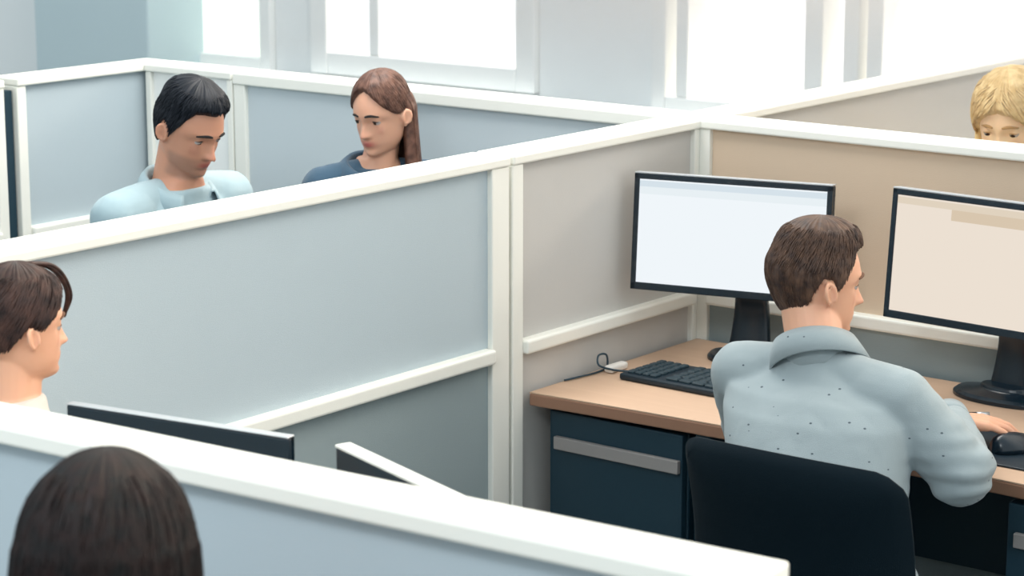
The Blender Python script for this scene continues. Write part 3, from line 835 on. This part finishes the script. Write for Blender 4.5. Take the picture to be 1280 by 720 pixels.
    def disp(P):
        out = np.empty(len(P))
        for i in range(len(P)):
            x, y, z = P[i]
            out[i] = .004*mnoise.noise(Vector((x*9, y*9, z*14+3)))+.0025*abs(mnoise.noise(Vector((x*22, y*22, z*10))))
        for k in range(2):
            de = np.linalg.norm(P-els[k], axis=1)
            wv = np.array([mnoise.noise(Vector((p[0]*12, p[1]*12, p[2]*50))) for p in P]) if True else 0
            out += np.exp(-(de/.085)**2)*.009*wv*(1+sleeve_folds)
        return out*s
    shirt = remeshed(sm, shirt_name, shirt_m, body, .005, 6, disp)
    if cuff:
        for sg in (-1, 1):
            d_ = (wr[sg]-el[sg]).normalized(); c0 = el[sg]+(wr[sg]-el[sg])*.84; c1 = el[sg]+(wr[sg]-el[sg])*1.04
            a_ = up if abs(d_.z) < .9 else fwd
            u = (a_-d_*a_.dot(d_)).normalized(); w = d_.cross(u); cm = MB(); seq = []
            for c, r_ in ((c0, .041), (c0, .046), (c0+(c1-c0)*.5, .0445), (c1, .042), (c1, .036), (c0+(c1-c0)*.5, .036)):
                seq.append([c+(u*math.cos(2*math.pi*k/32)+w*math.sin(2*math.pi*k/32))*r_*s for k in range(32)])
            cm.loft(seq+[seq[0]], cap=False); cm.build('cuff', shirt_m, shirt, smooth=True)
    if collar:
        # stand and fall of the collar; collar = (front gap degrees, tip drop, height, radius factor)
        gap, tip, hgt, rf, opened = collar
        nd = (H.pt(-.06, 0, -.28)-sh).normalized(); f2 = (fwd-nd*fwd.dot(nd)).normalized(); l2 = nd.cross(f2)
        base = sh+nd*.022*s
        rows = []
        K = 48
        for k in range(K):
            a = R(gap+(360-2*gap)*k/(K-1))
            fr = (1+math.cos(a))/2                       # 1 at the front
            dirv = f2*math.cos(a)+l2*math.sin(a)
            rr = .072*rf*s*(1+.10*fr)+opened*fr*.03*s
            drop = -nd*(.03*fr*s)
            tipv = tip*max(0, 1-min(k, K-1-k)/7)
            row = [base+dirv*rr*.90-nd*.012*s+drop, base+dirv*rr*.95+nd*hgt*.5*s+drop, base+dirv*rr*.97+nd*hgt*s+drop,
                   base+dirv*(rr*1.06)+nd*(hgt+.004)*s+drop, base+dirv*(rr*1.16)+nd*hgt*.75*s+drop, base+dirv*(rr*1.24+.012*fr*s)+nd*(hgt*.15)*s+drop-nd*tipv*s+f2*tipv*.15*s]
            rows.append(row)
        cm = MB().grid(rows); co_ = cm.build('collar', shirt_m, shirt, smooth=True)
        so = co_.modifiers.new('s', 'SOLIDIFY'); so.thickness = .0035; so.offset = 0
    if legs:
        tm = MB()
        tm.loft(torso_rings(pv, sh, s, fwd, lat, .007*s, female=female)[:3])
        for sg in (-1, 1):
            hp = pv+lat*sg*.09*s-up*.02*s; kn = hp+fwd*.42*s+lat*sg*.03*s; kn.z = max(.44, .47*s); an = kn+fwd*.03*s; an.z = .10*s
            tm.cone(hp, .093*s, kn, .067*s); tm.cone(kn, .066*s, an, .05*s)
            sm2 = MB(); foot = an+fwd*.02*s; foot.z = 0
            rg = []
            for zz, sc in ((0.002, 1), (.02, 1.02), (.05, .9), (.075, .6)):
                rg.append([foot+fwd*(.055*s+.135*s*sc*math.cos(a)-.04*(zz/.075)*s)+lat*.046*s*sc*math.sin(a)+up*zz*s for a in [2*math.pi*k/28 for k in range(28)]])
            sm2.loft(rg); sm2.build('shoe', M['shoe'], body, smooth=True)
        remeshed(tm, 'trousers', trouser or M['trousers'], body, .008, 5)
    return root, H, body

SK = dict(
    light=skin('fair_skin', srgb(224, 170, 140), srgb(196, 110, 96), srgb(190, 140, 115)),
    tan=skin('tan_skin', srgb(208, 150, 122), srgb(176, 100, 88), srgb(140, 108, 94)),
    fair=skin('pale_skin', srgb(222, 168, 140), srgb(188, 104, 96), srgb(190, 140, 115)),
    warm=skin('golden_skin', srgb(240, 205, 165), srgb(220, 150, 120), srgb(190, 140, 115)))
HR = dict(
    black=hairmat('black_hair', srgb(14, 20, 28), srgb(30, 34, 42)),
    brown=hairmat('light_brown_hair', srgb(58, 46, 43), srgb(98, 74, 60), .5),
    long_brown=hairmat('long_brown_hair', srgb(76, 54, 48), srgb(124, 90, 76), .4),
    dark_red=hairmat('dark_auburn_hair', srgb(2, 7, 10), srgb(26, 9, 8), .6),
    dark_brown=hairmat('dark_brown_hair', srgb(38, 30, 30), srgb(78, 56, 50), .45),
    blonde=hairmat('blonde_hair', srgb(196, 160, 100), srgb(232, 204, 150), .5))

# hair styles
def hair_man_grey(H, mb):
    hl = hairline('short')
    def th(a, z):
        a = np.asarray(a); z = np.asarray(z)
        top = smooth01((z-.22)/.2); fr = np.exp(-(a/.9)**2)*smooth01(np.sqrt(np.clip(1-4*z*z, 0, 1))/.7)
        return .020+.050*top+.045*fr*top+.012*smooth01((z+.15)/.3)
    hair_shell(H, mb, hl, th, soft=.05, rough=.010, freq=10)
    hair_clumps(H, mb, hl, th, 1500, .24, .0055, seed=2, zmin=.2, lift=.010, sweep=.3)
    hair_clumps(H, mb, hl, th, 1500, .16, .0035, seed=5, zmax=.3, lift=.0015)
def hair_man_dark(H, mb):
    hl = hairline('short')
    def th(a, z):
        a = np.asarray(a); z = np.asarray(z); top = smooth01((z-.18)/.2); fr = np.exp(-(a/.9)**2)*smooth01(np.sqrt(np.clip(1-4*z*z, 0, 1))/.7)
        return .026+.060*top+.030*fr*top
    hair_shell(H, mb, hl, th, soft=.045, rough=.012, freq=9)
    hair_clumps(H, mb, hl, th, 1800, .26, .0055, seed=3, lift=.009, sweep=.3)
def hair_long(H, mb):
    hl = hairline('tucked')
    th = lambda a, z: .024+.030*smooth01((np.asarray(z)-.1)/.3)+.012*np.exp(-((np.abs(np.asarray(a))-.35)/.3)**2)
    hair_shell(H, mb, hl, th, soft=.05, rough=.008, freq=12)
    hair_clumps(H, mb, hl, th, 1600, .55, .005, seed=4, lift=.003, sweep=.45)
    hair_curtain(H, mb, 97, 263, .22, .22, .085, drop=1.4, seed=2, start=.02)
    for k in range(150):
        a = R(random.uniform(106, 254)); pts = []
        for i in range(9):
            t = i/8; u = max(0, (t-.3)/.7); v_ = math.acos(.4)+(math.acos(-.12)-math.acos(.4))*min(1, t/.3)
            p = Vector(H.surf(a, v_, .028+.060*smooth01(t/.3)+random.uniform(0, .003), face=False)); c = Vector(H.c)
            p.x = c.x+(p.x-c.x)*(1+.22*u); p.y = c.y+(p.y-c.y)*(1+.22*u); p.z -= H.k*1.3*u; pts.append(p)
        mb.tube(pts, [H.k*.005*math.sin(math.pi*(.1+.8*i/8)) for i in range(9)], 5)
def hair_updo(H, mb):
    hl = hairline('updo')
    th = lambda a, z: .030+.055*smooth01((np.asarray(z)-.05)/.3)
    hair_shell(H, mb, hl, th, soft=.05, rough=.014, freq=8)
    hair_clumps(H, mb, hl, th, 1800, .5, .0055, seed=6, lift=.010, sweep=.7)
    mb.ell(H.pt(-.60, 0, .02), (H.k*.20, H.k*.21, H.k*.19), Matrix(H.R.tolist()))
    for k in range(46):       # fringe swept over the far temple
        o = random.uniform(-.045, .03); o2 = random.uniform(-.03, .04)
        pts = catmull([H.pt(.05+o, -.02+o2, .55+o*.2), H.pt(.28+o, .02+o2, .52), H.pt(.43+o*.6, .04+o2, .40), H.pt(.51+o*.5, .06+o2, .22), H.pt(.485+o*.4, .085+o2, .06+o)], 5)
        mb.tube(pts, [H.k*(.020-.014*i/(len(pts)-1)) for i in range(len(pts))], 6)
def hair_blonde(H, mb):
    hl = hairline('full')
    th = lambda a, z: .045+.045*smooth01((np.asarray(z)+.0)/.4)
    hair_shell(H, mb, hl, th, soft=.07, rough=.03, freq=6)
    hair_clumps(H, mb, hl, th, 1300, .5, .010, seed=8, lift=.02, sweep=.8)
    hair_curtain(H, mb, 80, 280, .26, .05, .075, drop=.8, seed=5, wave=.03, start=.035)
def hair_front(H, mb):
    hl = hairline('full')
    th = lambda a, z: .045+.02*smooth01((np.asarray(z)-.1)/.3)
    hair_shell(H, mb, hl, th, soft=.05, rough=.006, freq=14)
    hair_clumps(H, mb, hl, th, 1500, .7, .006, seed=9, lift=.004)
    hair_curtain(H, mb, 62, 298, .30, .12, .06, drop=1.7, seed=7, na=140, start=.035)
    for k in range(320):
        a = R(random.uniform(66, 294)); pts = []; o = random.uniform(0, .005)
        for i in range(10):
            t = i/9; u = max(0, (t-.3)/.7); v_ = math.acos(.48)+(math.acos(-.12)-math.acos(.48))*min(1, t/.3)
            p = Vector(H.surf(a, v_, .050+.014*smooth01(t/.3)+o, face=False)); c = Vector(H.c)
            p.x = c.x+(p.x-c.x)*(1+.12*u); p.y = c.y+(p.y-c.y)*(1+.12*u); p.z -= H.k*1.7*u; pts.append(p)
        mb.tube(pts, [H.k*.0045*math.sin(math.pi*(.1+.8*i/9)) for i in range(10)], 5)

brow_dark = mat('dark_brow', srgb(30, 26, 26), .8); brow_brown = mat('brown_brow', srgb(110, 78, 60), .8); brow_blonde = mat('blonde_brow', srgb(180, 140, 90), .8)

# man in grey shirt at the desk
person('person', 'person with short brown hair in a grey speckled shirt, back turned, hand on a mouse',
       (3.525, 2.08, 1.090), .86, R(0), R(-33), R(6), SK['light'], HR['brown'], brow_brown, M['shirt_grey'], hair_man_grey,
       pelvis=(3.34, 1.91, .53), sh_drop=.182, sh_fwd=-.06, sh_lat=-.045,
       elbows=[(3.51, 1.78, .80), (3.62, 2.27, .785)], wrists=[(3.80, 1.955, .80), (3.80, 2.14, .79)],
       hand_dirs=((Vector((.70, -.70, -.10)), Vector((0, 0, -1)), Vector((0, 1, 0))), None),
       collar=(22, .02, .058, 1.05, 0), sleeve_folds=.4, curl=24, voxel=.003, shoulder_w=.185, bulk=1.10, puff=.012, head_k=.232)
office_chair((3.29, 1.865, 0), R(0), 'dark office chair holding the man in the grey shirt', back_top=.925, back_w=.205)

# dark-haired man behind
person('person', 'person with short black hair and pale blue shirt, head bowed, in the back left cubicle',
       (3.585, 3.70, 1.215), .83, R(-88), R(-90), R(24), SK['tan'], HR['black'], brow_dark, M['shirt_blue'], hair_man_dark,
       stub=.5, collar=(34, .03, .040, 1.08, 0.5), look=-.7, sh_drop=.195, sh_fwd=-.07, shoulder_w=.215, bulk=1.10, pelvis=(3.56, 3.90, .53))
office_chair((3.58, 3.93, 0), R(-88), 'dark office chair under the black-haired man in pale blue', back_top=.80)

# woman in navy blazer
person('person', 'person with long brown hair and navy blazer looking left, between the two back partitions',
       (4.00, 3.515, 1.218), .77, R(235), R(184), R(14), SK['fair'], HR['long_brown'], brow_dark, M['blazer'], hair_long, female=True,
       collar=(38, .05, .03, 1.15, 1), shirt_name='blazer', look=-.15, pelvis=(4.02, 3.53, .53), sh_drop=.20, shoulder_w=.165)
office_chair((4.00, 3.56, 0), R(240), 'dark office chair under the woman in the navy blazer', back_top=.80, back_x=-.17)

# woman at left edge
person('person', 'person with pinned-up brown hair in profile at the left edge, cream blouse',
       (2.134, 2.558, 1.190), .68, R(-10), R(-14), R(2), SK['light'], HR['dark_brown'], brow_brown, M['blouse'], hair_updo, female=True,
       collar=(30, .02, .012, 1.25, 0), shirt_name='blouse', voxel=.0025, pelvis=(2.03, 2.54, .53), look=-.1, elbows=[(2.10, 2.42, .80), (2.13, 2.72, .80)], wrists=[(2.26, 2.47, .62), (2.28, 2.63, .62)], sh_drop=.215, shoulder_w=.2)
office_chair((2.02, 2.55, 0), R(-10), 'dark office chair under the woman at the left edge', back_top=.80, back_x=-.17)

# blonde
person('person', 'person with blonde hair looking down behind the beige partition, at the right edge',
       (4.93, 2.415, 1.190), .92, R(185), R(188), R(16), SK['warm'], HR['blonde'], brow_blonde, M['cardigan'], hair_blonde, female=True, shirt_name='sweater', cuff=False,
       look=-.4, pelvis=(5.13, 2.43, .53), elbows=[(4.98, 2.66, .80), (4.98, 2.20, .80)], wrists=[(4.83, 2.54, .66), (4.83, 2.34, .66)])
office_chair((5.15, 2.43, 0), R(185), 'dark office chair under the blonde person', back_top=.80)

# front woman
person('person', 'person with long dark auburn hair seen from behind in the bottom left corner',
       (1.375, 1.541, 1.232), .93, R(30), R(32), R(8), SK['light'], HR['dark_red'], brow_dark, M['top_dark'], hair_front, female=True, shirt_name='sweater', cuff=False,
       face=True, pelvis=(1.05, 1.36, .53), elbows=[(1.22, 1.25, .80), (1.05, 1.62, .80)], wrists=[(1.33, 1.38, .68), (1.20, 1.58, .68)])
office_chair((1.03, 1.35, 0), R(30), 'dark office chair under the auburn-haired person in front', back_top=.70)
# empty chair whose top shows at the left edge behind the long partition
office_chair((2.93, 3.38, 0), R(-100), 'empty dark office chair whose top just shows at the left edge, past the long partition', back_top=1.035, back_w=.2)

# ------------------------------------------------------------------ light
w = bpy.data.worlds.new('world'); SC.world = w; w.use_nodes = True; nt = w.node_tree
bg = nt.nodes['Background']
tc = nt.nodes.new('ShaderNodeTexCoord'); dt = nt.nodes.new('ShaderNodeVectorMath'); dt.operation = 'DOT_PRODUCT'
sd = Vector((math.cos(R(-18))*math.cos(R(24)), math.sin(R(-18))*math.cos(R(24)), math.sin(R(24))))
nt.links.new(tc.outputs['Generated'], dt.inputs[0]); dt.inputs[1].default_value = sd
rp = nt.nodes.new('ShaderNodeValToRGB'); nt.links.new(dt.outputs['Value'], rp.inputs['Fac'])
rp.color_ramp.elements[0].position = .15; rp.color_ramp.elements[0].color = (.86, .95, .985, 1)
rp.color_ramp.elements[1].position = .97; rp.color_ramp.elements[1].color = (4.2, 3.7, 3.0, 1)
el_ = rp.color_ramp.elements.new(.35); el_.color = (1.35, 1.45, 1.46, 1)
el_ = rp.color_ramp.elements.new(.62); el_.color = (2.7, 2.6, 2.4, 1)
nt.links.new(rp.outputs['Color'], bg.inputs['Color']); bg.inputs['Strength'].default_value = 1.0

sun_d = bpy.data.lights.new('sun', 'SUN'); sun_d.energy = 3.4; sun_d.angle = R(12); sun_d.color = (1, .86, .68)
sun = bpy.data.objects.new('sun', sun_d); COL.objects.link(sun); sun.rotation_euler = (-sd).to_track_quat('-Z', 'Y').to_euler()

def area(name, loc, target, size, power, color):
    l = bpy.data.lights.new(name, 'AREA'); l.shape = 'RECTANGLE'; l.size, l.size_y = size; l.energy = power; l.color = color
    o = bpy.data.objects.new(name, l); COL.objects.link(o); o.location = loc
    o.rotation_euler = (Vector(target)-Vector(loc)).to_track_quat('-Z', 'Y').to_euler(); return o
area('added_fill', (.2, 1.6, 3.0), (2.1, 2.8, .9), (1.2, .5), 34, (.92, .97, 1))  # unseen fill light, added so the long partition is brighter at its left
area('added_fill', (5.2, 3.6, 4.0), (7.0, 4.2, 1.4), (.6, 5.0), 130, (1, .97, .92))  # unseen wash light, added to brighten the far window wall

hz = MB().box(4.42, 6.88, -3.4, 4.6, 1.24, 4.1)
def hazemat():
    m = bpy.data.materials.new('sunlit_haze'); m.use_nodes = True; nt = m.node_tree; nt.nodes.clear()
    out = nt.nodes.new('ShaderNodeOutputMaterial'); v = nt.nodes.new('ShaderNodeVolumeScatter')
    v.inputs['Color'].default_value = (1, .97, .9, 1); v.inputs['Density'].default_value = .40; v.inputs['Anisotropy'].default_value = .6
    nt.links.new(v.outputs[0], out.inputs['Volume']); return m
ho = hz.build('light_haze', hazemat()); tag(ho, 'bright warm sunlit haze in front of the windows at the upper right', 'haze', kind='stuff')

SC.view_settings.view_transform = 'Standard'; SC.view_settings.look = 'None'
SC.view_settings.gamma = 1; SC.view_settings.use_curve_mapping = False
SC.view_settings.exposure = 0
SC.cycles.use_denoising = True
SC.cycles.max_bounces = 6
